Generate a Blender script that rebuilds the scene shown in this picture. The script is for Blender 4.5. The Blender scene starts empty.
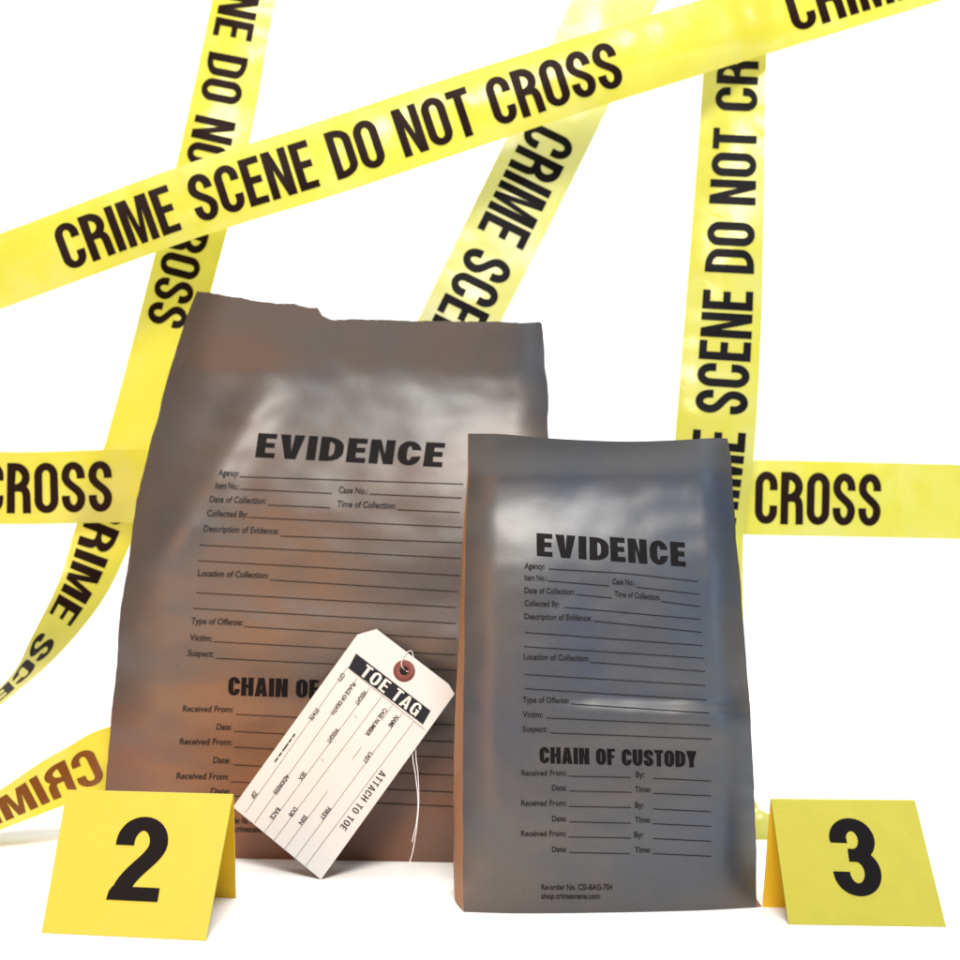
import bpy, bmesh, math, random
from mathutils import Vector, Matrix, noise
from mathutils.geometry import tessellate_polygon

random.seed(4)
scene = bpy.context.scene
COL = scene.collection

# ------------------------------------------------------------------ camera model
F = 1050.0                      # focal length in photo pixels (960 px frame)
H = 0.19                        # camera height over the table
HORIZON = 620.0
PITCH = math.atan((HORIZON - 480.0) / F)
CP, SP = math.cos(PITCH), math.sin(PITCH)

def ray(u, v):
    x = (u - 480.0) / F
    up = -(v - 480.0) / F
    return Vector((x, CP - SP * up, SP + CP * up))

def P(u, v, Y):                 # the point at distance Y in front of the camera
    d = ray(u, v)
    k = Y / d.y
    return Vector((d.x * k, Y, H + d.z * k))

def G(u, v, z=0.0):             # the point on the table
    d = ray(u, v)
    k = (z - H) / d.z
    return Vector((d.x * k, d.y * k, z))

def on_plane(u, v, o, n):
    d = ray(u, v)
    c = Vector((0, 0, H))
    k = (o - c).dot(n) / d.dot(n)
    return c + d * k

def lerp(a, b, t): return a + (b - a) * t
def sstep(a, b, x):
    t = max(0.0, min(1.0, (x - a) / (b - a)))
    return t * t * (3 - 2 * t)

def knots(pts):                 # smooth monotone-ish interpolation through (x, y) knots
    xs = [p[0] for p in pts]; ys = [p[1] for p in pts]
    n = len(xs)
    m = []
    for i in range(n):
        if i == 0: m.append((ys[1]-ys[0])/(xs[1]-xs[0]))
        elif i == n-1: m.append((ys[-1]-ys[-2])/(xs[-1]-xs[-2]))
        else: m.append((ys[i+1]-ys[i-1])/(xs[i+1]-xs[i-1]))
    def f(x):
        if x <= xs[0]: return ys[0] + m[0]*(x-xs[0])
        if x >= xs[-1]: return ys[-1] + m[-1]*(x-xs[-1])
        i = 0
        while x > xs[i+1]: i += 1
        h = xs[i+1]-xs[i]; t = (x-xs[i])/h
        return ((2*t**3-3*t**2+1)*ys[i] + (t**3-2*t**2+t)*h*m[i]
                + (-2*t**3+3*t**2)*ys[i+1] + (t**3-t**2)*h*m[i+1])
    return f

def poly(pts):                  # piecewise linear
    def f(x):
        if x <= pts[0][0]: return pts[0][1]
        for (x0, y0), (x1, y1) in zip(pts, pts[1:]):
            if x <= x1: return lerp(y0, y1, (x-x0)/(x1-x0))
        return pts[-1][1]
    return f

# ------------------------------------------------------------------ objects
def link(name, bm, mats, parent=None, smooth=True):
    me = bpy.data.meshes.new(name)
    bmesh.ops.recalc_face_normals(bm, faces=bm.faces)
    if smooth:
        for f in bm.faces: f.smooth = True
    bm.to_mesh(me); bm.free()
    for m in (mats if isinstance(mats, (list, tuple)) else [mats]): me.materials.append(m)
    o = bpy.data.objects.new(name, me)
    COL.objects.link(o)
    if parent:
        o.parent = parent
        o.matrix_parent_inverse = Matrix.Translation(-parent.location)
    return o

def thing(name, label, cat, loc, group=None):
    o = bpy.data.objects.new(name, None)
    o.empty_display_size = 0.03
    COL.objects.link(o)
    o.location = loc
    o['label'] = label; o['category'] = cat
    if group: o['group'] = group
    return o

# ------------------------------------------------------------------ materials
def new_mat(name):
    m = bpy.data.materials.new(name); m.use_nodes = True
    nt = m.node_tree
    for n in list(nt.nodes): nt.nodes.remove(n)
    out = nt.nodes.new('ShaderNodeOutputMaterial')
    return m, nt, out

def N(nt, kind, **kw):
    n = nt.nodes.new(kind)
    for k, v in kw.items():
        if k in n.inputs: n.inputs[k].default_value = v
        else: setattr(n, k, v)
    return n

def noise_tex(nt, co, scale, detail=4, rough=0.55, dist=0.0):
    n = N(nt, 'ShaderNodeTexNoise', Scale=scale, Detail=detail, Roughness=rough, Distortion=dist)
    nt.links.new(co.outputs['Object'], n.inputs['Vector'])
    return n

def ramp(nt, src, stops):
    r = nt.nodes.new('ShaderNodeValToRGB')
    e = r.color_ramp.elements
    e[0].position, e[0].color = stops[0][0], (*stops[0][1], 1)
    e[1].position, e[1].color = stops[-1][0], (*stops[-1][1], 1)
    for p, c in stops[1:-1]:
        x = e.new(p); x.color = (*c, 1)
    nt.links.new(src, r.inputs[0])
    return r

def paper_mat(name, stops, rough=0.5, spec=0.5, fibre=0.2, bump=0.35, scale=9, seed=0.0, tint=None):
    m, nt, out = new_mat(name)
    co = nt.nodes.new('ShaderNodeTexCoord')
    mp = N(nt, 'ShaderNodeMapping'); mp.inputs['Location'].default_value = (seed, seed*.7, -seed)
    nt.links.new(co.outputs['Object'], mp.inputs['Vector'])
    def nz(sc, de, ro, di=0.0):
        n = N(nt, 'ShaderNodeTexNoise', Scale=sc, Detail=de, Roughness=ro, Distortion=di)
        nt.links.new(mp.outputs[0], n.inputs['Vector']); return n
    big = nz(scale, 3, .5, .6)
    r = ramp(nt, big.outputs['Fac'], stops)
    fib = nz(900, 3, .7)
    fr = ramp(nt, fib.outputs['Fac'], [(.3, (1-fibre,)*3), (.7, (1+fibre,)*3)])
    mul = N(nt, 'ShaderNodeMix', data_type='RGBA', blend_type='MULTIPLY')
    mul.inputs[0].default_value = 1
    nt.links.new(r.outputs[0], mul.inputs[6]); nt.links.new(fr.outputs[0], mul.inputs[7])
    b = N(nt, 'ShaderNodeBsdfPrincipled', Roughness=rough)
    b.inputs['Specular IOR Level'].default_value = spec
    nt.links.new(mul.outputs[2], b.inputs['Base Color'])
    if tint:                    # warm cast of light painted into the colour low down, blotched to grey above
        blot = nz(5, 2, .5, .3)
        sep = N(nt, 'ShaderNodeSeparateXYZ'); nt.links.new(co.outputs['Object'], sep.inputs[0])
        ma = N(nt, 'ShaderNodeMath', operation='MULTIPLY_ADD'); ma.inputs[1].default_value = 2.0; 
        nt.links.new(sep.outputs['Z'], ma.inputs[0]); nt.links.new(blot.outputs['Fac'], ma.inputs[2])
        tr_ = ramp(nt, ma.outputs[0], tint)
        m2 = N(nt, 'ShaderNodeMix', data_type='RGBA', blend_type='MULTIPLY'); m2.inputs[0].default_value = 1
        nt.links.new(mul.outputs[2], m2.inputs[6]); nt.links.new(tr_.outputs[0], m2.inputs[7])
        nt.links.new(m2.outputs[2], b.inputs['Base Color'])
    w = nz(26, 2, .5, .2); w2 = nz(420, 3, .6)
    add = N(nt, 'ShaderNodeMath', operation='MULTIPLY_ADD')
    nt.links.new(w2.outputs['Fac'], add.inputs[0]); add.inputs[1].default_value = .06
    nt.links.new(w.outputs['Fac'], add.inputs[2])
    bp = N(nt, 'ShaderNodeBump', Strength=bump, Distance=.006)
    nt.links.new(add.outputs[0], bp.inputs['Height']); nt.links.new(bp.outputs[0], b.inputs['Normal'])
    nt.links.new(b.outputs[0], out.inputs[0])
    return m

def plain_mat(name, col, rough=0.5, spec=0.5, var=0.06, scale=60, bump=0.0, bscale=300):
    m, nt, out = new_mat(name)
    co = nt.nodes.new('ShaderNodeTexCoord')
    n = noise_tex(nt, co, scale)
    lo = tuple(c*(1-var) for c in col); hi = tuple(min(1, c*(1+var)) for c in col)
    r = ramp(nt, n.outputs['Fac'], [(.3, lo), (.7, hi)])
    b = N(nt, 'ShaderNodeBsdfPrincipled', Roughness=rough)
    b.inputs['Specular IOR Level'].default_value = spec
    nt.links.new(r.outputs[0], b.inputs['Base Color'])
    if bump:
        w = noise_tex(nt, co, bscale)
        bp = N(nt, 'ShaderNodeBump', Strength=bump, Distance=.001)
        nt.links.new(w.outputs['Fac'], bp.inputs['Height']); nt.links.new(bp.outputs[0], b.inputs['Normal'])
    nt.links.new(b.outputs[0], out.inputs[0])
    return m

def film_mat(name, col, trans, through=0.4, rough=0.28, spec=0.5):
    """thin coloured plastic film: reflects, and lets light glow through"""
    m, nt, out = new_mat(name)
    co = nt.nodes.new('ShaderNodeTexCoord')
    n = noise_tex(nt, co, 14, 3)
    r = ramp(nt, n.outputs['Fac'], [(.32, (col[0]*.97, col[1]*.955, col[2]*.55)), (.5, col), (.68, (col[0]*1.03, col[1]*1.06, col[2]*2.6))])
    b = N(nt, 'ShaderNodeBsdfPrincipled', Roughness=rough)
    b.inputs['Specular IOR Level'].default_value = spec
    nt.links.new(r.outputs[0], b.inputs['Base Color'])
    w = noise_tex(nt, co, 45, 3, .5, .7)
    bp = N(nt, 'ShaderNodeBump', Strength=.22, Distance=.004)
    nt.links.new(w.outputs['Fac'], bp.inputs['Height']); nt.links.new(bp.outputs[0], b.inputs['Normal'])
    t = N(nt, 'ShaderNodeBsdfTranslucent'); t.inputs[0].default_value = (*trans, 1)
    mx = N(nt, 'ShaderNodeMixShader', Fac=through)
    nt.links.new(b.outputs[0], mx.inputs[1]); nt.links.new(t.outputs[0], mx.inputs[2])
    nt.links.new(mx.outputs[0], out.inputs[0])
    return m

M = {}
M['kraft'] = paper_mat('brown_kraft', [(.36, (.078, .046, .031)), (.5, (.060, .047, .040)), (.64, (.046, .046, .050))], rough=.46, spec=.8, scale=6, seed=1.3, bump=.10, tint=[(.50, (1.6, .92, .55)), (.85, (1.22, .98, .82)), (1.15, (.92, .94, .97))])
M['slate'] = paper_mat('slate_kraft', [(.36, (.022, .030, .048)), (.5, (.036, .038, .044)), (.64, (.058, .048, .041))], rough=.46, spec=.90, scale=8, seed=5.1, bump=.10)
M['form_ink'] = plain_mat('faint_form_ink', (.017, .015, .016), rough=.6, spec=.15)
M['tan'] = paper_mat('tan_kraft', [(.3, (.22, .10, .04)), (.7, (.30, .145, .06))], rough=.6, seed=2.2)
M['ink'] = plain_mat('printing_ink', (.006, .005, .006), rough=.6, spec=.08)
M['ink_brown'] = plain_mat('tape_ink_warm', (.012, .004, .0025), rough=.6, spec=.08)
M['ink_through'] = plain_mat('ink_seen_through_film', (.12, .040, .005), rough=.5, spec=.3)
M['tape_warm'] = film_mat('yellow_film', (.61, .56, .06), (.68, .63, .085))
M['tape_green'] = film_mat('lemon_film', (.53, .50, .065), (.60, .57, .10))
M['tape_pale'] = film_mat('pale_film', (.56, .545, .16), (.66, .645, .25))
M['tape_mid'] = film_mat('golden_film', (.57, .535, .06), (.63, .59, .085))
M['marker'] = plain_mat('yellow_plastic', (.41, .378, .045), rough=.42, spec=.4, var=.03, bump=.25, bscale=700)
M['marker_in'] = plain_mat('amber_plastic', (.72, .44, .008), rough=.42, spec=.4, var=.03, bump=.25, bscale=700)
M['card'] = paper_mat('white_card', [(.3, (.50, .505, .505)), (.7, (.535, .54, .54))], rough=.6, spec=.3, fibre=.03, bump=.06, seed=3)
M['card_edge'] = plain_mat('card_edge', (.62, .36, .12), rough=.7)
M['card_ink'] = plain_mat('card_ink', (.012, .014, .022), rough=.6, spec=.12)
M['grey_ink'] = plain_mat('thin_form_ink', (.16, .14, .13), rough=.6)
M['card_white'] = plain_mat('reversed_lettering', (.62, .60, .56), rough=.6)
M['eyelet'] = plain_mat('maroon_fibre', (.14, .03, .024), rough=.6, var=.15)
M['string'] = plain_mat('white_string', (.72, .70, .74), rough=.8, var=.1, scale=900)
M['white'] = plain_mat('matt_white', (.90, .90, .90), rough=.9, spec=.1, var=.005)
M['table'] = plain_mat('pale_table_paper', (.80, .80, .80), rough=.9, spec=.1, var=.01)

# ------------------------------------------------------------------ lettering
def arc(cx, cy, rx, ry, a0, a1, n=16):
    return [(cx + rx*math.cos(math.radians(lerp(a0, a1, i/n))), cy + ry*math.sin(math.radians(lerp(a0, a1, i/n)))) for i in range(n+1)]

def bez(p0, p1, p2, p3, n=12):
    r = []
    for i in range(n+1):
        t = i/n; s = 1-t
        r.append(tuple(s**3*a + 3*s*s*t*b + 3*s*t*t*c + t**3*d for a, b, c, d in zip(p0, p1, p2, p3)))
    return r

def stroke(path, sv, sh):       # outline of a pen path, thicker where it runs upright
    q = [path[0]]
    for p in path[1:]:
        if math.hypot(p[0]-q[-1][0], p[1]-q[-1][1]) > 1e-5: q.append(p)
    L, R = [], []
    for i, p in enumerate(q):
        a = q[max(0, i-1)]; b = q[min(len(q)-1, i+1)]
        dx, dy = b[0]-a[0], b[1]-a[1]; l = math.hypot(dx, dy)
        nx, ny = -dy/l, dx/l
        h = .5*math.sqrt((nx*sv)**2 + (ny*sh)**2)
        L.append((p[0]+nx*h, p[1]+ny*h)); R.append((p[0]-nx*h, p[1]-ny*h))
    return L + R[::-1]

def rrect(x0, y0, x1, y1, rx, ry):
    return (arc(x1-rx, y1-ry, rx, ry, 0, 90) + arc(x0+rx, y1-ry, rx, ry, 90, 180)
            + arc(x0+rx, y0+ry, rx, ry, 180, 270) + arc(x1-rx, y0+ry, rx, ry, 270, 360))

def glyph(ch, k, sv, sh, R):
    """list of [outline, hole...] in cap-height units and the advance width"""
    W = dict(C=.53, R=.54, I=0, M=.70, E=.44, S=.53, N=.56, D=.54, O=.54, T=.48, V=.56, H=.56, A=.58, F=.43, U=.54, Y=.56, G=.55)
    W['2'] = .56; W['3'] = .56
    if ch == ' ': return [], .25*k
    w = W[ch]*k if ch != 'I' else sv
    ri = max(.06, R - sh)
    hx = (w - 2*sv)/2
    def ring_open(top, bot):
        o = [(w, top)] + arc(w/2, 1-R, w/2, R, 0, 180) + arc(w/2, R, w/2, R, 180, 360) + [(w, bot)]
        i = [(w-sv, bot)] + arc(w/2, sh+ri, hx, ri, 360, 180) + arc(w/2, 1-sh-ri, hx, ri, 180, 0) + [(w-sv, top)]
        return o + i
    if ch == 'I': return [[[(0, 0), (0, 1), (w, 1), (w, 0)]]], w
    if ch == 'E': m = .5; return [[[(0, 0), (0, 1), (w, 1), (w, 1-sh), (sv, 1-sh), (sv, m+sh/2+.02), (w*.94, m+sh/2+.02), (w*.94, m-sh/2+.02), (sv, m-sh/2+.02), (sv, sh), (w, sh), (w, 0)]]], w
    if ch == 'F': m = .5; return [[[(0, 0), (0, 1), (w, 1), (w, 1-sh), (sv, 1-sh), (sv, m+sh/2+.02), (w*.92, m+sh/2+.02), (w*.92, m-sh/2+.02), (sv, m-sh/2+.02), (sv, 0)]]], w
    if ch == 'T': c = w/2; return [[[(0, 1-sh), (0, 1), (w, 1), (w, 1-sh), (c+sv/2, 1-sh), (c+sv/2, 0), (c-sv/2, 0), (c-sv/2, 1-sh)]]], w
    if ch == 'H': m = .52; return [[[(0, 0), (0, 1), (sv, 1), (sv, m+sh/2), (w-sv, m+sh/2), (w-sv, 1), (w, 1), (w, 0), (w-sv, 0), (w-sv, m-sh/2), (sv, m-sh/2), (sv, 0)]]], w
    if ch == 'N': s = sv*.98; return [[[(0, 0), (0, 1), (s*1.1, 1), (w-s, .40), (w-s, 1), (w, 1), (w, 0), (w-s*1.1, 0), (s, .60), (s, 0)]]], w
    if ch == 'M': s = sv*.96; return [[[(0, 0), (0, 1), (s*1.4, 1), (w/2, .34), (w-s*1.4, 1), (w, 1), (w, 0), (w-s, 0), (w-s, .70), (w/2+s*.42, 0), (w/2-s*.42, 0), (s, .70), (s, 0)]]], w
    if ch == 'V': return [[[(0, 1), (sv*1.1, 1), (w/2, .30), (w-sv*1.1, 1), (w, 1), (w/2+sv*.58, 0), (w/2-sv*.58, 0)]]], w
    if ch == 'Y': c = w/2; return [[[(0, 1), (sv*1.12, 1), (c, .60), (w-sv*1.12, 1), (w, 1), (c+sv/2, .40), (c+sv/2, 0), (c-sv/2, 0), (c-sv/2, .40)]]], w
    if ch == 'A':
        c = w/2; g = sv*1.05; top = .80
        xi = lambda y: lerp(g, c, y/top)
        y0, y1 = .18, .18+sh
        return [[[(0, 0), (c-sv*.58, 1), (c+sv*.58, 1), (w, 0), (w-g, 0), (w-xi(y0), y0), (xi(y0), y0), (g, 0)],
                 [(xi(y1), y1), (w-xi(y1), y1), (c, top)]]], w
    if ch == 'O': return [[rrect(0, 0, w, 1, w/2, R), rrect(sv, sh, w-sv, 1-sh, hx, ri)]], w
    if ch == 'D':
        rx = min(.72*w, w-.02); rix = max(.02, min(rx-sv+.03, w-2*sv-.005))
        o = [(0, 0), (0, 1)] + arc(w-rx, 1-R, rx, R, 90, 0) + arc(w-rx, R, rx, R, 0, -90)
        i = [(sv, sh), (sv, 1-sh)] + arc(w-sv-rix, 1-sh-ri, rix, ri, 90, 0) + arc(w-sv-rix, sh+ri, rix, ri, 0, -90)
        return [[o, i]], w
    if ch == 'C': return [[ring_open(.645, .355)]], w
    if ch == 'G':
        o = [(w, .66)] + arc(w/2, 1-R, w/2, R, 0, 180) + arc(w/2, R, w/2, R, 180, 285) + [(w-sv*.55, .11), (w-sv*.5, 0), (w, 0), (w, .53)]
        i = [(w*.54, .53), (w*.54, .53-sh), (w-sv, .53-sh), (w-sv, sh+ri)] + arc(w/2, sh+ri, hx, ri, 350, 180) + arc(w/2, 1-sh-ri, hx, ri, 180, 0) + [(w-sv, .66)]
        return [[o + i]], w
    if ch == 'U':
        return [[[(0, 1)] + arc(w/2, R, w/2, R, 180, 360) + [(w, 1), (w-sv, 1)] + arc(w/2, sh+ri, hx, ri, 360, 180) + [(sv, 1)]]], w
    if ch == 'R':
        b = .43; r = (1-b)/2; rx = min(.6*w, r*1.1); rix = max(.02, min(rx-sv*.75, w-2*sv-.005)); rr = max(.02, (1-b-2*sh)/2)
        o = [(0, 0), (0, 1)] + arc(w-.02-rx, 1-r, rx, r, 90, -90) + [(sv, b), (sv, 0)]
        i = [(sv, b+sh), (sv, 1-sh)] + arc(w-.02-sv-rix, b+sh+rr, rix, rr, 90, -90)
        s2 = sv*.98
        leg = stroke(bez((w*.48, b+sh*.5), (w*.80, b+sh*.5), (w-s2/2-.01, .42), (w-s2/2-.005, .26)) + [(w-s2/2, 0)], s2, sh)
        return [[o, i], [leg]], w
    if ch == 'S':
        r = .205; c1 = 1-sh/2-r; c2 = sh/2+r; x0, x1 = sv/2, w-sv/2
        p = ([(x1, .665), (x1, .69)] + arc(w/2, c1, (x1-x0)/2, r, 0, 180)
             + bez((x0, c1), (x0, c1-.19), (x1, c2+.19), (x1, c2), 14)[1:] + arc(w/2, c2, (x1-x0)/2, r, 0, -180)[1:] + [(x0, .31), (x0, .335)])
        return [[stroke(p, sv, sh)]], w
    if ch == '2':
        r = .225; c1 = 1-sh/2-r; x0, x1 = sv/2+.01, w-sv/2
        p = ([(x0, .655), (x0, c1-.03)] + arc((x0+x1)/2, c1, (x1-x0)/2, r, 180, 0)
             + bez((x1, c1), (x1, c1-.20), (x0+.06, .36), (x0+.02, .06), 14)[1:])
        return [[stroke(p, sv, sh)], [[(0, 0), (.012, .10), (.045, sh), (w*.98, sh), (w*.98, 0)]]], w
    if ch == '3':
        x0, x1 = sv/2, w-sv/2; xt = x1-.03
        mid = .525; r1 = (1-sh/2-mid)/2; c1 = mid+r1; r2 = (mid-sh/2)/2; c2 = sh/2+r2
        a = [(x0+.01, .68), (x0+.01, .72)] + arc((x0+xt)/2, c1, (xt-x0)/2, r1, 180, -90, 26) + [(w*.36, mid)]
        b = [(w*.36, mid)] + arc((x0+x1)/2, c2, (x1-x0)/2, r2, 90, -180, 26) + [(x0, .28), (x0, .31)]
        return [[stroke(a, sv, sh)], [stroke(b, sv, sh)]], w
    raise KeyError(ch)

def text_polys(s, k=1.0, sv=.165, sh=.135, R=.34, gap=.085):
    polys, x = [], 0.0
    for ch in s:
        g, w = glyph(ch, k, sv, sh, R)
        for li, loops in enumerate(g):
            polys.append((li, [[(px+x, py) for px, py in lp] for lp in loops]))
        x += w + gap
    return polys, x - gap

FONT_CACHE = {}
def small_text(s, bold=.021):   # small form lettering from the built-in typeface: triangles in cap-height units, width
    if s in FONT_CACHE: return FONT_CACHE[s]
    cu = bpy.data.curves.new('form_text', 'FONT'); cu.body = s; cu.offset = .028 if 'g' in s else bold; cu.resolution_u = 3
    ob = bpy.data.objects.new('form_text', cu); COL.objects.link(ob)
    bpy.context.view_layer.update()
    me = bpy.data.meshes.new_from_object(ob.evaluated_get(bpy.context.evaluated_depsgraph_get()))
    me.calc_loop_triangles()
    V = [(v.co.x, v.co.y) for v in me.vertices]
    T = [tuple(t.vertices) for t in me.loop_triangles]
    bpy.data.objects.remove(ob); bpy.data.curves.remove(cu); bpy.data.meshes.remove(me)
    x0 = min(p[0] for p in V); x1 = max(p[0] for p in V)
    V = [((p[0]-x0)/.69, p[1]/.69) for p in V]
    FONT_CACHE[s] = (V, T, (x1-x0)/.69)
    return FONT_CACHE[s]

class Print:
    """flat print in 2-D, cut on a grid, then laid on a surface"""
    def __init__(self): self.bm = bmesh.new(); self.layers = []
    def tri(self, pts, layer=0):
        vs = [self.bm.verts.new((p[0], p[1], layer)) for p in pts]
        try: self.bm.faces.new(vs)
        except ValueError: pass
    def polys(self, polys, xf):
        for li, loops in polys:
            L = [[Vector((*xf(*p), 0)) for p in lp] for lp in loops]
            flat = [p for lp in L for p in lp]
            vs = [self.bm.verts.new((p.x, p.y, li)) for p in flat]
            for t in tessellate_polygon(L):
                if len(set(t)) == 3: self.bm.faces.new([vs[i] for i in t])
    def small(self, s, xf):
        V, T, w = small_text(s)
        vs = [self.bm.verts.new((*xf(*p), 0)) for p in V]
        for t in T: self.bm.faces.new([vs[i] for i in t])
    def line(self, x0, y0, x1, y1, t=1.0):
        dx, dy = x1-x0, y1-y0; l = math.hypot(dx, dy); nx, ny = -dy/l*t/2, dx/l*t/2
        vs = [self.bm.verts.new((a, b, 0)) for a, b in ((x0+nx, y0+ny), (x1+nx, y1+ny), (x1-nx, y1-ny), (x0-nx, y0-ny))]
        self.bm.faces.new(vs)
    def lay(self, name, mapf, mat, parent, step=6.0):
        bm = self.bm
        for ax in (0, 1):
            lo = min(v.co[ax] for v in bm.verts); hi = max(v.co[ax] for v in bm.verts)
            x = math.floor(lo/step)*step + step
            while x < hi:
                no = Vector((1, 0, 0)) if ax == 0 else Vector((0, 1, 0))
                bmesh.ops.bisect_plane(bm, geom=bm.verts[:]+bm.edges[:]+bm.faces[:], plane_co=no*x, plane_no=no, dist=1e-6)
                x += step
        for v in bm.verts: v.co = mapf(v.co.x, v.co.y, v.co.z)
        return link(name, bm, mat, parent, smooth=False)

def affine(o, ex, ey):          # text units -> pixels
    return lambda x, y: (o[0] + ex[0]*x + ey[0]*y, o[1] + ex[1]*x + ey[1]*y)

def fit(s, p0, p1, up, small=False, **kw):
    """transform that stretches the string from pixel p0 to pixel p1 along its baseline"""
    if small: w = small_text(s)[2]; pl = None
    else: pl, w = text_polys(s, **kw)
    ex = ((p1[0]-p0[0])/w, (p1[1]-p0[1])/w)
    return pl, affine(p0, ex, up)

# ------------------------------------------------------------------ table and backdrop
def grid_mesh(rows):
    bm = bmesh.new(); vv = [[bm.verts.new(p) for p in r] for r in rows]
    for a, b in zip(vv, vv[1:]):
        for i in range(len(a)-1): bm.faces.new((a[i], a[i+1], b[i+1], b[i]))
    return bm
fl = link('floor', grid_mesh([[(x, y, 0) for x in (-4, 0, 4)] for y in (-1.2, .5, 1.9)]), M['table'])
fl['kind'] = 'structure'
rows = []
for i in range(17):
    a = math.radians(90*i/16)
    rows.append([(x, 1.9 + .6*math.sin(a), .6 - .6*math.cos(a)) for x in (-4, 0, 4)])
rows.append([(x, 2.5, 3.2) for x in (-4, 0, 4)])
bd = link('backdrop', grid_mesh(rows), M['white']); bd['kind'] = 'structure'

# ------------------------------------------------------------------ paper bags
def make_bag(name, label, left, right, top, bottom, prof, bulge, thick, yaw, mats, nu=80, nv=110, gusset_out=0.0):
    mf, mg = mats
    yl = G(left(bottom(0)), bottom(left(900)), 0)
    b0 = bottom(left(900)); b1 = bottom(right(900))
    gL = G(left(b0), b0).y; gR = G(right(b1), b1).y
    uL, uR = left(b0), right(b1)
    def ybase(u): return lerp(gL, gR, (u-uL)/(uR-uL))
    def depth(u, v):
        a = (u-left(v))/(right(v)-left(v)); a = max(-.02, min(1.02, a))
        bot = bottom(u)
        fade = sstep(0, 60, bot - v)
        y = G(u, bot).y
        return y + prof(v - (bot-880))*1.0 + fade*bulge(a, v, u)
    def S(u, v, eps=0.0): return P(u, v, depth(u, v) - eps)
    root = thing(name, label, 'paper bag', ((G(uL, b0).x+G(uR, b1).x)/2, (gL+gR)/2 + thick(900)/2, 0))
    front = []; 
    for j in range(nv+1):
        r = []
        for i in range(nu+1):
            a = i/nu; b = j/nv
            u = lerp(uL, uR, a)
            for _ in range(3):
                v = lerp(top(u), bottom(u), b); u = lerp(left(v), right(v), a)
            r.append((u, v, S(u, v)))
        front.append(r)
    link('front_panel', grid_mesh([[q[2] for q in r] for r in front]), mf, root)
    def back_pt(q, extra=0.0):
        u, v, p = q
        T = thick(v)
        return Vector((p.x + yaw*T, ybase(u) + (p.y-ybase(u))*.75 + T + extra, p.z*(1.0 if p.z > .002 else 1)))
    bk = []
    for j, r in enumerate(front):
        bk.append([back_pt(q) for q in r])
    link('back_panel', grid_mesh(bk), mf, root)
    for side in (0, 1):
        rws = []
        for j, r in enumerate(front):
            q = r[0] if side == 0 else r[-1]
            f = q[2]; bpt = bk[j][0] if side == 0 else bk[j][-1]
            T = bpt.y - f.y
            sgn = -1 if side == 0 else 1
            out = (gusset_out if side == 0 else 0.05)*T*sgn
            z = min(1.0, j/nv*1.0)
            row = []
            for k in range(7):
                t = k/6
                p = f.lerp(bpt, t); p.x += out*math.sin(math.pi*t)
                row.append(p)
            rws.append(row)
        link('side_gusset', grid_mesh(rws), mg if side == 0 else mf, root)
    bt = [[f[2].lerp(b, t) + Vector((0, 0, .0006)) for f, b in zip(front[-1], bk[-1])] for t in (0, .5, 1)]
    link('base_panel', grid_mesh(bt), mf, root)
    return root, S

# --- large brown bag at the back
def wavy(f, amp, k, sd): return lambda v: f(v) + amp*noise.noise((v*k, sd, 0)) + amp*.4*noise.noise((v*k*3.5, sd+3, 0))
bigL = knots([(291, 197), (330, 183), (380, 167), (430, 154), (480, 142), (530, 133), (600, 123), (660, 117), (720, 110), (790, 104), (860, 101)])
bigR = knots([(318, 541), (350, 543), (385, 547), (430, 548), (520, 546), (650, 549), (760, 551), (865, 553)])
bigL, bigR = wavy(bigL, 2.2, .022, 1.7), wavy(bigR, 2.0, .025, 8.3)
def bigTop(u):
    t = poly([(150, 287), (197, 291), (215, 294), (250, 300), (300, 305), (317, 308), (322, 316), (330, 319), (380, 320), (440, 321), (500, 322), (541, 322.5), (560, 323)])(u)
    return t + .9*noise.noise((u*.35, 2.2, 0)) + 1.6*noise.noise((u*.06, 5.2, 0))
def bigBot(u): return lerp(856, 864.5, (u-101)/452)
bp = knots([(300, .008), (330, .0215), (355, .0310), (378, .0368), (398, .0380), (430, .0335), (465, .0240), (500, .0145), (540, .0065), (600, .001), (650, -.001), (720, -.001), (800, .000), (880, 0)])
def bigBulge(a, v, u):
    w = noise.noise((u*.009, v*.012, 3.1))*.0036 + noise.noise((u*.03, v*.05, 7.7))*.0009
    edge = .012*(max(0, .12-a)/.12)**2 + .012*(max(0, a-.9)/.1)**2
    # soft diagonal crease below the shoulder on the left
    dcr = (u - (255 - (v-400)*.55))
    cr = -.0075*math.exp(-(dcr/26)**2)*sstep(365, 420, v)*(1-sstep(520, 600, v))
    hor = .0022*math.sin((v-560)/17.0 + .6*math.sin(u*.012))*sstep(520, 600, v)*(1-sstep(690, 760, v))
    return w + edge + cr + hor
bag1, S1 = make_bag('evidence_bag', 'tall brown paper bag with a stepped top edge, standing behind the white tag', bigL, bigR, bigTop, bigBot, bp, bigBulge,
                    lambda v: .010 + .062*sstep(330, 760, v), 0.0, (M['kraft'], M['kraft']), nu=110, nv=140)

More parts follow.
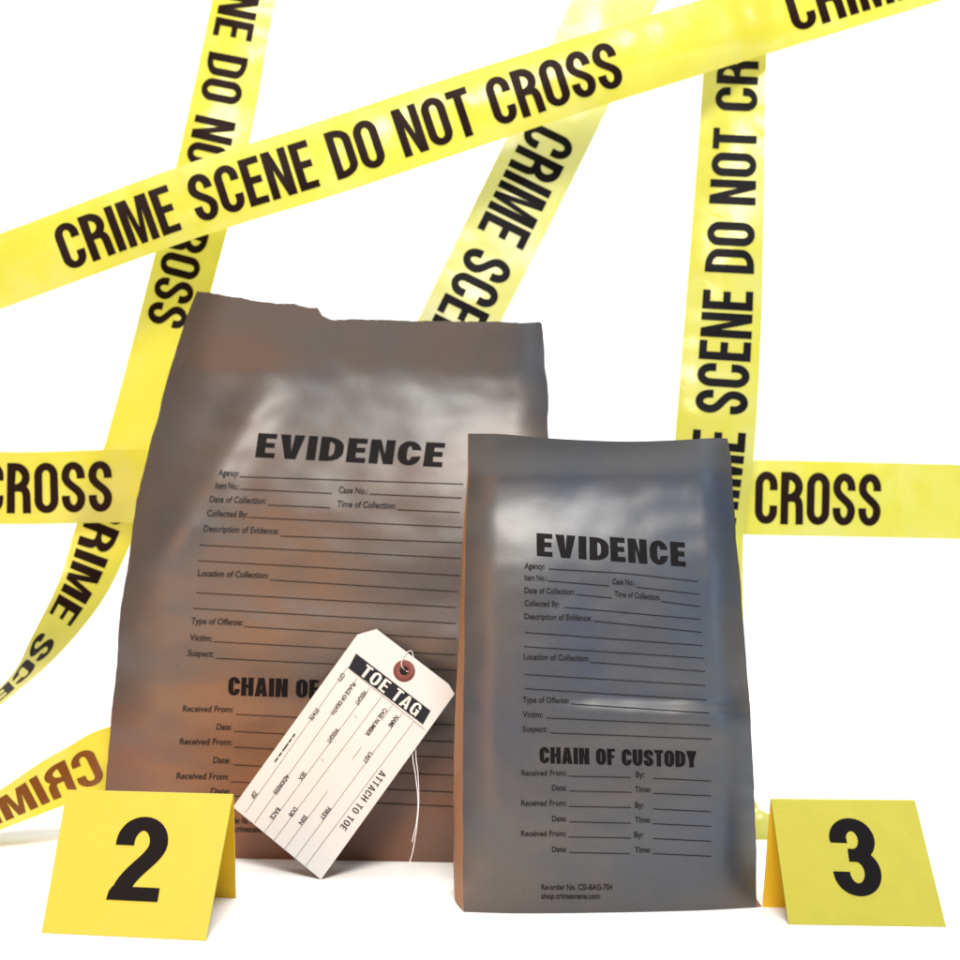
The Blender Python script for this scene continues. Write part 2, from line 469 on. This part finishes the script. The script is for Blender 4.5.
# --- smaller slate bag in front
smL = knots([(433, 468.5), (470, 469), (520, 466.5), (600, 465), (700, 463.5), (800, 463), (912, 463.5)])
smR = knots([(438, 728), (455, 730.5), (480, 732), (530, 735.5), (580, 740), (620, 743.5), (700, 749), (780, 754), (850, 756), (908, 757)])
smL, smR = wavy(smL, .9, .02, 4.4), wavy(smR, 1.5, .022, 6.1)
def smTop(u): return knots([(440, 432), (468, 433.5), (500, 434), (540, 437.5), (580, 440), (630, 441.5), (680, 440), (715, 438), (728, 438.5), (760, 441)])(u)
def smBot(u): return knots([(440, 911), (463, 912), (520, 913.5), (620, 912.5), (700, 910.5), (757, 907.5), (780, 906)])(u)
sp = knots([(400, .0005), (415, .0100), (428, .0162), (441, .0198), (455, .0200), (475, .0172), (500, .0120), (535, .0060), (580, .0018), (620, .0005), (655, -.0002), (690, -.0026), (722, -.0048), (765, -.0066), (820, -.0050), (880, 0)])
def smBulge(a, v, u):
    w = noise.noise((u*.010, v*.011, 13.1))*.0034 + noise.noise((u*.035, v*.05, 17.7))*.0006
    edge = .009*(max(0, .12-a)/.12)**2 + .016*(max(0, a-.88)/.12)**2
    # pinched fold that runs in from the right
    c = 706 + (u-650)*.035
    fold = .0033*math.tanh((c-v)/6.0)*sstep(530, 650, u)*math.exp(-((v-c)/40)**2)
    return w + edge + fold
bag2, S2 = make_bag('evidence_bag', 'shorter slate grey paper bag, standing beside the marker with the number 3', smL, smR, smTop, smBot, sp, smBulge,
                    lambda v: .007 + .050*sstep(440, 800, v), -.11, (M['slate'], M['tan']), nu=100, nv=140, gusset_out=.06)
# little torn flap of the base fold at the right corner
o = G(755, 906)
bm = bmesh.new()
fv = [bm.verts.new(p) for p in (P(750.5, 895, o.y-.001), P(755, 897, o.y-.001), P(762, 906.5, o.y-.002), P(757, 908.0, o.y-.0035), P(752, 905, o.y-.0045))]
bm.faces.new(fv)
link('corner_flap', bm, M['tan'], bag2, smooth=False)

def form(bag, S, titles, labels, lines, up, lt=1.0):
    for words in titles:
        pr = Print()
        for s, p0, p1, u_, kw in words:
            pl, xf = fit(s, p0, p1, u_, **kw); pr.polys(pl, xf)
        pr.lay('printed_heading', lambda x, y, l: S(x, y, .0004 + .00006*l), M['ink'], bag, 7)
    pr = Print()
    for s, p0, p1 in labels:
        _, xf = fit(s, p0, p1, up, small=True); pr.small(s, xf)
    for l in lines: pr.line(*l, t=lt)
    pr.lay('printed_form', lambda x, y, l: S(x, y, .0004), M['form_ink'], bag, 9)

HEAVY = dict(k=1.20, sv=.265, sh=.20, R=.40, gap=.10)
COND = dict(k=.98, sv=.235, sh=.17, R=.32, gap=.06)

# small bag print
def Z(ox, oy, sc): return lambda x, y: (ox + x*sc, oy + y*sc)
A5, A6, A7 = Z(510, 520, .2292), Z(510, 640, .2292), Z(510, 760, .2292)
lab, lin = [], []
def L(z, s, x0, x1, y, dy=0): lab.append((s, z(x0, y), z(x1, y+dy)))
def K(z, x0, y0, x1, y1): lin.append((*z(x0, y0), *z(x1, y1)))
L(A5, 'Agency:', 63, 150, 210, 4); K(A5, 170, 213, 500, 232); K(A5, 500, 232, 820, 268)
L(A5, 'Item No.:', 63, 160, 262, 3); K(A5, 165, 265, 432, 287)
L(A5, 'Case No.:', 447, 545, 279, 5); K(A5, 550, 292, 828, 324)
L(A5, 'Date of Collection:', 63, 283, 318, 6); K(A5, 290, 325, 445, 340)
L(A5, 'Time of Collection:', 455, 655, 333, 16); K(A5, 660, 355, 828, 377)
L(A5, 'Collected By:', 63, 215, 374, 4); K(A5, 235, 380, 832, 433)
L(A5, 'Description of Evidence:', 63, 355, 431, 8); K(A5, 362, 440, 838, 490)
K(A5, 65, 490, 842, 548); K(A6, 62, 28, 848, 80)
L(A6, 'Location of Collection:', 60, 345, 84, 8); K(A6, 352, 97, 852, 138)
K(A6, 62, 150, 852, 199); K(A6, 62, 212, 860, 262)
L(A6, 'Type of Offense:', 55, 258, 272, 3); K(A6, 265, 278, 870, 318)
L(A6, 'Victim:', 55, 142, 336, 2); K(A6, 158, 340, 875, 373)
L(A6, 'Suspect:', 55, 162, 399, 2); K(A6, 176, 405, 880, 433)
for i, (y, y2) in enumerate(((68, 75), (200, 209), (333, 338))):
    L(A7, 'Received From:', 50-i, 247-i, y); K(A7, 256, y+3, 528, y+8)
    L(A7, 'By:', 548-i*3, 588-i*3, y2); K(A7, 624, y2+5, 878, y2+17)
for i, (y, y2) in enumerate(((133, 140), (268, 273), (402, 404))):
    L(A7, 'Date:', 183, 247, y); K(A7, 258, y+2, 532-i*4, y+8)
    L(A7, 'Time:', 545, 614, y2); K(A7, 624, y2+5, 879, y2+17)
L(A7, 'Re-order No. CSI-BAG-7S4', 137, 447, 567); L(A7, 'shop.crimescene.com', 137, 393, 606)
form(bag2, S2, [[('EVID', A5(117, 155), A5(432, 178), (-.3, -22.6), HEAVY),
                ('ENCE', A5(440, 178), A5(768, 203), (-1.2, -24), HEAVY)],
                [('CHAIN OF CUSTODY', A6(130, 537), A6(815, 556), (-.3, -16.2), COND)]], lab, lin, (0, -5.6), .85)

# large bag print
B2, B3, B4 = Z(160, 420, 1/3), Z(160, 560, 1/3), Z(160, 660, .1875)
lab, lin = [], []
L(B2, 'Agency:', 175, 236, 166, 3); K(B2, 240, 170, 910, 192)
L(B2, 'Item No.:', 165, 236, 205, 3); K(B2, 240, 207, 515, 220)
L(B2, 'Case No.:', 535, 622, 218, 4); K(B2, 628, 222, 906, 234)
L(B2, 'Date of Collection:', 148, 317, 246, 5); K(B2, 322, 255, 510, 263)
L(B2, 'Time of Collection:', 530, 706, 260, 6); K(B2, 712, 269, 900, 277)
L(B2, 'Collected By:', 140, 262, 288, 4); K(B2, 266, 292, 908, 322)
L(B2, 'Description of Evidence:', 130, 355, 334, 8); K(B2, 360, 348, 908, 368)
K(B2, 118, 375, 902, 415); K(B2, 113, 422, 900, 467)
L(B3, 'Location of Collection:', 113, 325, 48, 7); K(B3, 330, 60, 893, 95)
K(B3, 108, 98, 888, 142); K(B3, 100, 145, 888, 190)
L(B3, 'Type of Offense:', 92, 248, 191, 5); K(B3, 252, 200, 888, 237)
L(B3, 'Victim:', 88, 155, 241, 3); K(B3, 160, 245, 888, 285)
L(B3, 'Suspect:', 82, 160, 288, 3); K(B3, 166, 295, 888, 331)
for i, (y, x0, x1) in enumerate(((275, 120, 388), (450, 103, 382), (634, 86, 364))):
    L(B4, 'Received From:', x0, x1, y, 4); K(B4, x1+14, y+15, 985, y+44)
    L(B4, 'By:', 1030, 1068, y+46, 2); K(B4, 1110, y+52, 1580, y+72)
for i, (y, x0, x1) in enumerate(((372, 300, 380), (550, 282, 374), (716, 268, 372))):
    L(B4, 'Date:', x0, x1, y, 1); K(B4, x1+16, y+9, 985, y+40)
    L(B4, 'Time:', 1018, 1090, y+38, 2); K(B4, 1110, y+46, 1580, y+66)
L(B4, 'Re-order No. CSI-BAG-7S5', 330, 620, 870, 6); L(B4, 'shop.crimescene.com', 330, 600, 915, 6)
form(bag1, S1, [[('EVIDENCE', B2(285, 111), B2(846, 141), (3.4, -24), dict(HEAVY, k=1.25))],
                [('CHAIN OF CUSTODY', B4(362, 188), B4(1365, 222), (.6, -18.4), COND)]], lab, lin, (.8, -6.2), .95)

# ------------------------------------------------------------------ folded markers
def make_marker(label, num, ftl, ftr, fbl, fbr, back, ridge_t, numfit):
    """front corners in pixels, back leg corner (side, u, v)"""
    A, B = G(*fbl), G(*fbr)
    side, bu, bv = back
    C = G(bu, bv)
    fr = A if side == 'l' else B
    Ym = lerp(fr.y, C.y, ridge_t)
    e = B - A
    def along(p, u):                     # the point p + e*k that is seen in pixel column u
        t = (u - 480.0) / F              # x = t * depth along the optical axis
        dep = lambda q: CP*q.y + SP*(q.z - H)
        k = (t*dep(p) - p.x) / (e.x - t*CP*e.y)
        return p + e*k
    if side == 'l': tl = P(*ftl, Ym); tr = along(tl, ftr[0])
    else: tr = P(*ftr, Ym); tl = along(tr, ftl[0])
    if side == 'l': C0, C1 = C, C + (B - A)
    else: C1, C0 = C, C + (A - B)
    C0.z = C1.z = 0
    root = thing('evidence_marker', label, 'marker', (A+B+C0+C1)/4, 'numbered folded markers')
    r = .0022                                   # radius of the fold
    def leg(nm, q, mats, bendto):
        a, b, c, d = q                          # tl tr br bl
        rows = []
        for j in range(13):
            t = j/12
            rows.append([a.lerp(d, t).lerp(b.lerp(c, t), i/10) for i in range(11)])
        bm = grid_mesh(rows)
        bmesh.ops.recalc_face_normals(bm, faces=bm.faces)
        ob = link(nm, bm, mats, root, smooth=False)
        return ob
    n_f = (tr-tl).cross(A-tl).normalized()
    if n_f.y > 0: n_f = -n_f
    th = .0011
    front = leg('front_panel', (tl, tr, B, A), [M['marker']], None)
    bo = Vector((0, th*1.2, 0))
    backp = leg('back_panel', (tl+bo, tr+bo, C1, C0), [M['marker_in']], None)
    for ob in (front, backp):
        md = ob.modifiers.new('thickness', 'SOLIDIFY'); md.thickness = th; md.offset = 0
    # rounded fold on top
    bm = bmesh.new(); rows = []
    ax = (tr-tl)
    for k in range(9):
        an = math.radians(-25 + 230*k/8)
        off = Vector((0, -math.cos(an)*.0012 + bo.y/2, math.sin(an)*.0012))
        rows.append([tl+off, tr+off])
    link('fold', grid_mesh(rows), M['marker'], root)
    pr = Print()
    s, p0, p1, up, kw = numfit
    pl, xf = fit(s, p0, p1, up, **kw); pr.polys(pl, xf)
    pr.lay('numeral', lambda x, y, l: on_plane(x, y, A + n_f*(th/2+.0003+.00005*l), n_f), M['ink'], root, 400)
    return root
NUM = dict(k=1.0, sv=.195, sh=.165)
make_marker('yellow folded marker with a black number 2, in front of the tall brown bag', '2', (67, 790.5), (233, 796), (42, 933), (206, 941), ('r', 236, 898), .5,
            ('2', (106, 899.5), (158.5, 902), (13.5, -84), NUM))
make_marker('yellow folded marker with a black number 3, beside the shorter grey bag', '3', (771, 800.5), (915, 803.5), (788.5, 924.5), (946, 927), ('l', 762.5, 907), .5,
            ('3', (836.5, 895.5), (884.5, 897), (-10.2, -78), NUM))

# ------------------------------------------------------------------ paper tag
tb = G(321, 879.5)
tY = S1(400, 650).y - .014
q0 = Vector((tb.x, tb.y, .0006))
outline = [(233, 807), (357.5, 634.5), (376.5, 629), (448.5, 684), (454.5, 694), (321, 879.5)]
pull = .004
while True:
    q1 = P(233, 807, S1(233, 807).y-pull-.006); q2 = P(448, 684, S1(448, 684).y-pull)
    tn = (q1-q0).cross(q2-q0).normalized()
    if tn.y > 0: tn = -tn
    worst = 1
    for i in range(21):
        for j in range(6):
            x, y = [lerp(lerp(outline[0][c], outline[1][c], i/20), lerp(outline[5][c], outline[4][c], i/20), j/5) for c in (0, 1)]
            worst = min(worst, S1(x, y).y - on_plane(x, y, q0, tn).y if y < 850 else 1)
    worst = min(worst, S1(376, 629).y - on_plane(376, 629, q0, tn).y)
    if worst > .0025 or pull > .05: break
    pull += .001
TG = lambda x, y, e=0.0: on_plane(x, y, q0 + tn*e, tn)
tag = thing('toe_tag', 'white card tag with a maroon eyelet, leaning on the tall brown bag', 'tag', q0)
ec = (404.2, 671)
hole = [(ec[0]+4.6*math.cos(2*math.pi*i/24), ec[1]+4.6*math.sin(2*math.pi*i/24)) for i in range(24)]
bm = bmesh.new(); th = .0007
Lp = [[Vector((x, y, 0)) for x, y in outline], [Vector((x, y, 0)) for x, y in hole]]
flat = outline + hole
fa = [bm.verts.new(TG(*p, th/2)) for p in flat]; ba = [bm.verts.new(TG(*p, -th/2)) for p in flat]
for t in tessellate_polygon(Lp):
    bm.faces.new([fa[i] for i in t]); bm.faces.new([ba[i] for i in reversed(t)])
for lo, hi in ((0, len(outline)), (len(outline), len(flat))):
    n = hi-lo
    for i in range(n):
        a, b = lo+i, lo+(i+1) % n
        f = bm.faces.new((fa[a], fa[b], ba[b], ba[a])); f.material_index = 1
link('card', bm, [M['card'], M['card_edge']], tag, smooth=False)
# eyelet washer
bm = bmesh.new(); prof_ = [(11.0, 0.0), (10.6, .0005), (5.4, .0006), (4.3, .0002), (4.3, -.0006)]
rings = [[bm.verts.new(TG(ec[0]+r*math.cos(2*math.pi*i/40), ec[1]+r*math.sin(2*math.pi*i/40), th/2+h)) for i in range(40)] for r, h in prof_]
for a, b in zip(rings, rings[1:]):
    for i in range(40): bm.faces.new((a[i], a[(i+1) % 40], b[(i+1) % 40], b[i]))
link('eyelet', bm, M['eyelet'], tag)
TZ = Z(230, 620, .2709)
def tagmap(e): return lambda x, y, l: TG(x, y, th/2 + e + .00004*l)
pr = Print()
bar = [TZ(465, 123), TZ(741, 335), TZ(712, 386), TZ(437, 177)]
pr.polys([(0, [bar])], lambda x, y: (x, y))
pr.lay('title_bar', tagmap(.00015), M['card_ink'], tag, 400)
e1 = Vector((bar[1][0]-bar[0][0], bar[1][1]-bar[0][1])).normalized()
e2 = Vector((e1.y, -e1.x))                    # up for the title
pr = Print()
o0 = TZ(478, 198); 
pl, xf = fit('TOE', TZ(477, 201), TZ(568, 270), e2*13.0, k=.95, sv=.16, sh=.13, gap=.14); pr.polys(pl, xf)
pl, xf = fit('TAG', TZ(592, 288), TZ(684, 357), e2*13.0, k=.95, sv=.16, sh=.13, gap=.14); pr.polys(pl, xf)
pr.lay('title_lettering', tagmap(.0003), M['card_white'], tag, 400)
d = Vector((-.588, .809)); up = Vector((.809, .588))
pr = Print()
pl, xf = fit('ATTACH TO TOE', TZ(557, 553), TZ(404, 764), up*7.2, k=1.0, sv=.15, sh=.13, gap=.16); pr.polys(pl, xf)
for s, c, ln in (('CITY', (410, 212), 9), ('PLACE OF DEATH', (418, 290), 38), ('HEIGHT', (483, 288), 16), ('NAME', (603, 375), 13), ('CASE NUMBER', (540, 377), 33),
                 ('STATE', (310, 348), 13), ('WEIGHT', (380, 427), 17), ('LAST', (508, 508), 12), ('SEX', (267, 577), 9), ('ADDRESS', (190, 607), 23),
                 ('ZIP', (89, 645), 7.5), ('RACE', (166, 714), 13), ('DOB', (233, 709), 10), ('SSN', (270, 738), 10), ('FIRST', (352, 714), 14)):
    c = Vector(TZ(*c)); p0 = c - d*ln/2 - up*2.2; p1 = c + d*ln/2 - up*2.2
    _, xf = fit(s, p0, p1, up*4.4, small=True); pr.small(s, xf)
p0 = Vector(TZ(240, 420)); p1 = Vector(TZ(165, 524))
for t0, t1 in ((0, .13), (.17, .31), (.34, .62), (.66, .80), (.84, 1)):     # a line of print too small to read
    a_, b_ = p0.lerp(p1, t0), p0.lerp(p1, t1); pr.line(a_.x, a_.y, b_.x, b_.y, t=1.5)
pr.lay('form_lettering', tagmap(.00025), M['card_ink'], tag, 400)
pr = Print()
for l in ((430, 180, 56, 712), (470, 214, 90, 750), (518, 250, 126, 784), (560, 283, 160, 816), (600, 313, 560, 372), (484, 470, 452, 514), (360, 632, 198, 850),
          (638, 342, 234, 888), (679, 374, 274, 914), (430, 172, 720, 406), (460, 352, 468, 364), (338, 512, 346, 522)):
    pr.line(*TZ(*l[:2]), *TZ(*l[2:]), t=.55)
pr.lay('form_lines', tagmap(.0002), M['grey_ink'], tag, 400)

def tube(path, r, n=8):
    bm = bmesh.new(); prev = None
    for i, p in enumerate(path):
        t = (path[min(i+1, len(path)-1)] - path[max(i-1, 0)]).normalized()
        a = t.cross(Vector((0.3, .2, 1)).normalized() if abs(t.z) < .95 else Vector((1, 0, 0))).normalized(); b = t.cross(a)
        ring = [bm.verts.new(p + (a*math.cos(2*math.pi*k/n) + b*math.sin(2*math.pi*k/n))*r) for k in range(n)]
        if prev:
            for k in range(n): bm.faces.new((prev[k], prev[(k+1) % n], ring[(k+1) % n], ring[k]))
        prev = ring
    return bm
def spline(pts, m=10):
    out = []
    for i in range(len(pts)-1):
        p0 = pts[max(0, i-1)]; p1 = pts[i]; p2 = pts[i+1]; p3 = pts[min(len(pts)-1, i+2)]
        for k in range(m):
            t = k/m
            out.append(.5*((2*p1) + (p2-p0)*t + (2*p0-5*p1+4*p2-p3)*t*t + (3*p1-p0-3*p2+p3)*t**3))
    out.append(pts[-1]); return out
for pts in ([(404.5, 669.5, -.001), (402, 666.5, .0017), (401.5, 662.5, .0019), (404, 656, .0016), (408.5, 651.5, .001), (412, 652, -.0012), (414, 664, -.002), (413, 700, -.002), (412.5, 752, -.0016), (415.5, 775, -.0012), (418, 800, -.0012), (416.5, 822, -.0012), (412, 842, -.0012)],
            [(406, 671, -.001), (412, 676, -.0020), (416, 705, -.0022), (415.8, 752, -.0018), (418, 775, -.0015), (418.8, 800, -.0015), (417, 825, -.0015), (413, 850, -.0015), (409.5, 863, -.0012)]):
    link('tie_string', tube(spline([TG(*p) for p in pts]), .00032), M['string'], tag)

# ------------------------------------------------------------------ barrier tapes
def make_tape(label, pts, texts, film, ink, bow=.004, wob=.005, seed=0.0, flip=False, mirror=False, cap=.62, toff=0.0, rev=False):
    """pts: (u, v, width px, distance Y, twist m) along the reading direction; up is to the left of it on screen"""
    V = [Vector((*p[:2], 0)) for p in pts]
    fine = spline([Vector((p[0], p[1], 0)) for p in pts], 24)
    att = spline([Vector((p[2], p[3], p[4])) for p in pts], 24)
    acc = [0.0]
    for a, b in zip(fine, fine[1:]): acc.append(acc[-1] + (b-a).length)
    tot = acc[-1]
    def at(s):
        s = max(0.0, min(tot-1e-4, s)); lo, hi = 0, len(acc)-1
        while hi-lo > 1:
            m = (lo+hi)//2
            if acc[m] <= s: lo = m
            else: hi = m
        t = (s-acc[lo])/max(1e-9, acc[hi]-acc[lo])
        p = fine[lo].lerp(fine[hi], t); a = att[lo].lerp(att[hi], t)
        i0, i1 = max(0, lo-4), min(len(fine)-1, hi+4)
        d = (fine[i1]-fine[i0]).normalized()
        return p, a, d
    def S(s, w, eps=0.0):                # w: -0.5 (under the letters) .. 0.5 (over them)
        p, a, d = at(s)
        upv = Vector((d.y, -d.x, 0))     # left of travel on screen (v down)
        if mirror: upv = -upv
        q = p + upv*(a.x*w)
        y = a.y + a.z*w*2 - bow*(1-(2*w)**2) + wob*noise.noise((s*.012, w*1.3, seed)) + wob*.35*noise.noise((s*.045, w*2.2, seed+5))
        return P(q.x, q.y, y - eps)
    n = int(tot/5); m = 14
    bm = grid_mesh([[S(tot*i/n, j/m-.5) for j in range(m+1)] for i in range(n+1)])
    mid = S(tot/2, 0)
    root = thing('barrier_tape', label, 'tape', mid, 'printed yellow tapes hanging behind the bags')
    link('film', bm, film, root)
    def s_of(u, v):                      # distance along the tape nearest to a pixel
        best = min(range(len(fine)), key=lambda i: (fine[i].x-u)**2 + (fine[i].y-v)**2)
        d = (fine[min(best+1, len(fine)-1)] - fine[max(best-1, 0)]).normalized()
        return acc[best] + (Vector((u, v, 0))-fine[best]).dot(d)
    for s, a, b in texts:
        sa, sb = s_of(*a), s_of(*b)
        pr = Print()
        pl, w = text_polys(s, k=1.0, sv=.185, sh=.15, R=.26, gap=.075)
        pr.polys(pl, lambda x, y: (sa + (sb-sa)*x/w, (y-.5)*cap*100 + toff*100))
        pr.lay('lettering', lambda x, y, l: S(x, y/100, .0005 + .00005*l), ink, root, 6)
    return root, at

FULL = 'CRIME SCENE DO NOT CROSS'
tape_a = make_tape('long yellow tape slanting across the top, lying in front of the upright tapes',
    [(-480, 440, 73, .93, 0), (-170, 331, 73, .93, 0), (0, 271.5, 71, .93, .002), (180, 205, 73, .93, .004), (320, 160.5, 75, .93, .0), (450, 117, 75, .93, -.004), (563, 80, 73, .93, -.006), (640, 56, 72, .932, -.01), (760, 19, 71, .935, -.004), (960, -42, 70, .94, 0), (1130, -95, 70, .94, 0), (1420, -185, 70, .94, 0)],
    [(FULL, (59, 249), (620, 67)), ('CRIME', (788, 10), (912, -28))], M['tape_warm'], M['ink_brown'], bow=.010, seed=1.0, cap=.655)
tape_b = make_tape('yellow tape behind the left end of the slanting one, its lower end curling away',
    [(285, -200, 64, 1.0, 0), (244, 0, 62, 1.0, 0), (216, 140, 66, 1.0, .003), (176, 300, 63, 1.0, 0), (135, 452, 62, 1.0, 0), (105, 530, 58, 1.0, .006), (82, 588, 48, 1.0, .018), (47, 643, 33, .99, .028), (12, 686, 15, .98, .034), (-60, 745, 12, .97, .036)],
    [(FULL, (286, -203), (169, 327)), ('CRIME SCENE', (117, 497), (-48, 739))], M['tape_warm'], M['ink_brown'], bow=.003, seed=2.0, cap=.63, toff=-.07)
tape_c = make_tape('pale yellow tape behind the middle of the slanting one, above the tall brown bag',
    [(690, -150, 76, 1.0, 0), (615, 0, 78, 1.0, .002), (560, 117, 78, 1.0, .002), (502, 235, 77, 1.0, 0), (461, 317, 75, 1.0, 0), (420, 400, 75, 1.0, 0), (360, 520, 74, 1.01, 0), (300, 640, 74, 1.02, 0), (262, 720, 74, 1.02, 0)],
    [(FULL, (553, 131), (297, 650)), (FULL, (800, -460), (640, -60))], M['tape_pale'], M['ink'], bow=.004, seed=3.0, cap=.66)
tape_d = make_tape('lemon yellow tape hanging upright behind the right edge of the shorter grey bag',
    [(806, 832, 24, .95, 0), (772, 829, 27, .95, 0), (743, 818, 40, .955, 0), (719, 775, 52, .96, 0), (711, 700, 66, .962, 0), (708.5, 640, 71, .962, 0), (705.5, 545, 75, .962, 0), (709, 500, 78, .962, 0), (715, 440, 80, .962, 0), (723, 320, 77, .962, .004), (729, 200, 70, .965, .01), (735, 62, 62, .97, .014), (742, -80, 60, .975, .01), (750, -200, 60, .98, 0)],
    [(FULL, (709, 549), (738, -20))], M['tape_green'], M['ink'], bow=.004, seed=4.0, cap=.665, toff=-.05)
tape_e = make_tape('level yellow tape stretched behind both bags, showing at the left and right edges',
    [(-520, 470, 74, .985, 0), (-180, 480, 74, .985, 0), (0, 488, 72, .985, 0), (130, 486, 73, .985, 0), (300, 488, 74, .985, 0), (480, 492, 74, .985, 0), (640, 495, 74, .985, 0), (780, 498, 75, .985, .002), (960, 502, 74, .985, -.004), (1140, 508, 74, .985, 0), (1460, 515, 74, .985, 0)],
    [('CROSS', (-20, 486), (112, 486)), ('CROSS', (755, 500), (881, 502)), ('CRIME SCENE DO NOT', (258, 488), (690, 497))], M['tape_mid'], M['ink_brown'], bow=.004, seed=5.0, cap=.70)
tape_f = make_tape('short stretch of yellow tape low at the left, its lettering seen mirrored from behind',
    [(230, 745, 64, .94, 0), (150, 752, 64, .94, 0), (110, 759, 62, .938, .004), (82, 771, 56, .935, .010), (52, 784, 49, .932, .012), (0, 811, 36, .925, .014), (-60, 838, 28, .915, .012), (-140, 868, 26, .90, .0), (-220, 895, 26, .89, .0)],
    [('CRIME SCENE', (99, 764), (-170, 880))], M['tape_warm'], M['ink_through'], bow=.003, seed=6.0, mirror=True, cap=.64)

# ------------------------------------------------------------------ lamps, world, camera
def lamp(name, loc, target, size, power, col=(1, 1, 1), sy=None):
    l = bpy.data.lights.new(name, 'AREA'); l.energy = power; l.color = col
    l.shape = 'RECTANGLE'; l.size = size; l.size_y = sy or size
    o = bpy.data.objects.new(name, l); COL.objects.link(o); o.location = loc
    o.rotation_euler = (Vector(target)-Vector(loc)).to_track_quat('-Z', 'Y').to_euler()
    return o
lamp('overhead_softbox', (0, 1.25, 1.6), (0, 1.2, 0), 1.8, 22)
lamp('backdrop_softbox', (0, 1.2, 2.0), (0, 2.4, .7), 3.0, 38, sy=.8)
warm = lamp('warm_side_lamp', (-.60, .18, .20), (-.30, .80, .00), .6, 1.3, (1, .46, .18))
warm.data.spread = math.radians(75)
lamp('cool_side_lamp', (.75, .25, .35), (.12, .70, .15), .35, 1.6, (.42, .66, 1))
lamp('front_softbox', (.04, -.14, 1.30), (0, .75, .2), .5, 31.0, (1, .96, .90))

w = bpy.data.worlds.new('World'); scene.world = w; w.use_nodes = True
bg = w.node_tree.nodes['Background']; bg.inputs[0].default_value = (1, 1, 1, 1); bg.inputs[1].default_value = .08

cam = bpy.data.cameras.new('camera'); co_ = bpy.data.objects.new('camera', cam); COL.objects.link(co_)
co_.location = (0, 0, H); co_.rotation_euler = (math.pi/2 + PITCH, 0, 0)
cam.sensor_width = 36; cam.lens = 36*F/960; cam.clip_start = .01; cam.clip_end = 50
cam.dof.use_dof = True; cam.dof.focus_distance = .72; cam.dof.aperture_fstop = 7.5
scene.camera = co_
scene.view_settings.view_transform = 'Standard'; scene.view_settings.look = 'None'
scene.view_settings.exposure = 0; scene.view_settings.gamma = 1
scene.render.engine = 'CYCLES'
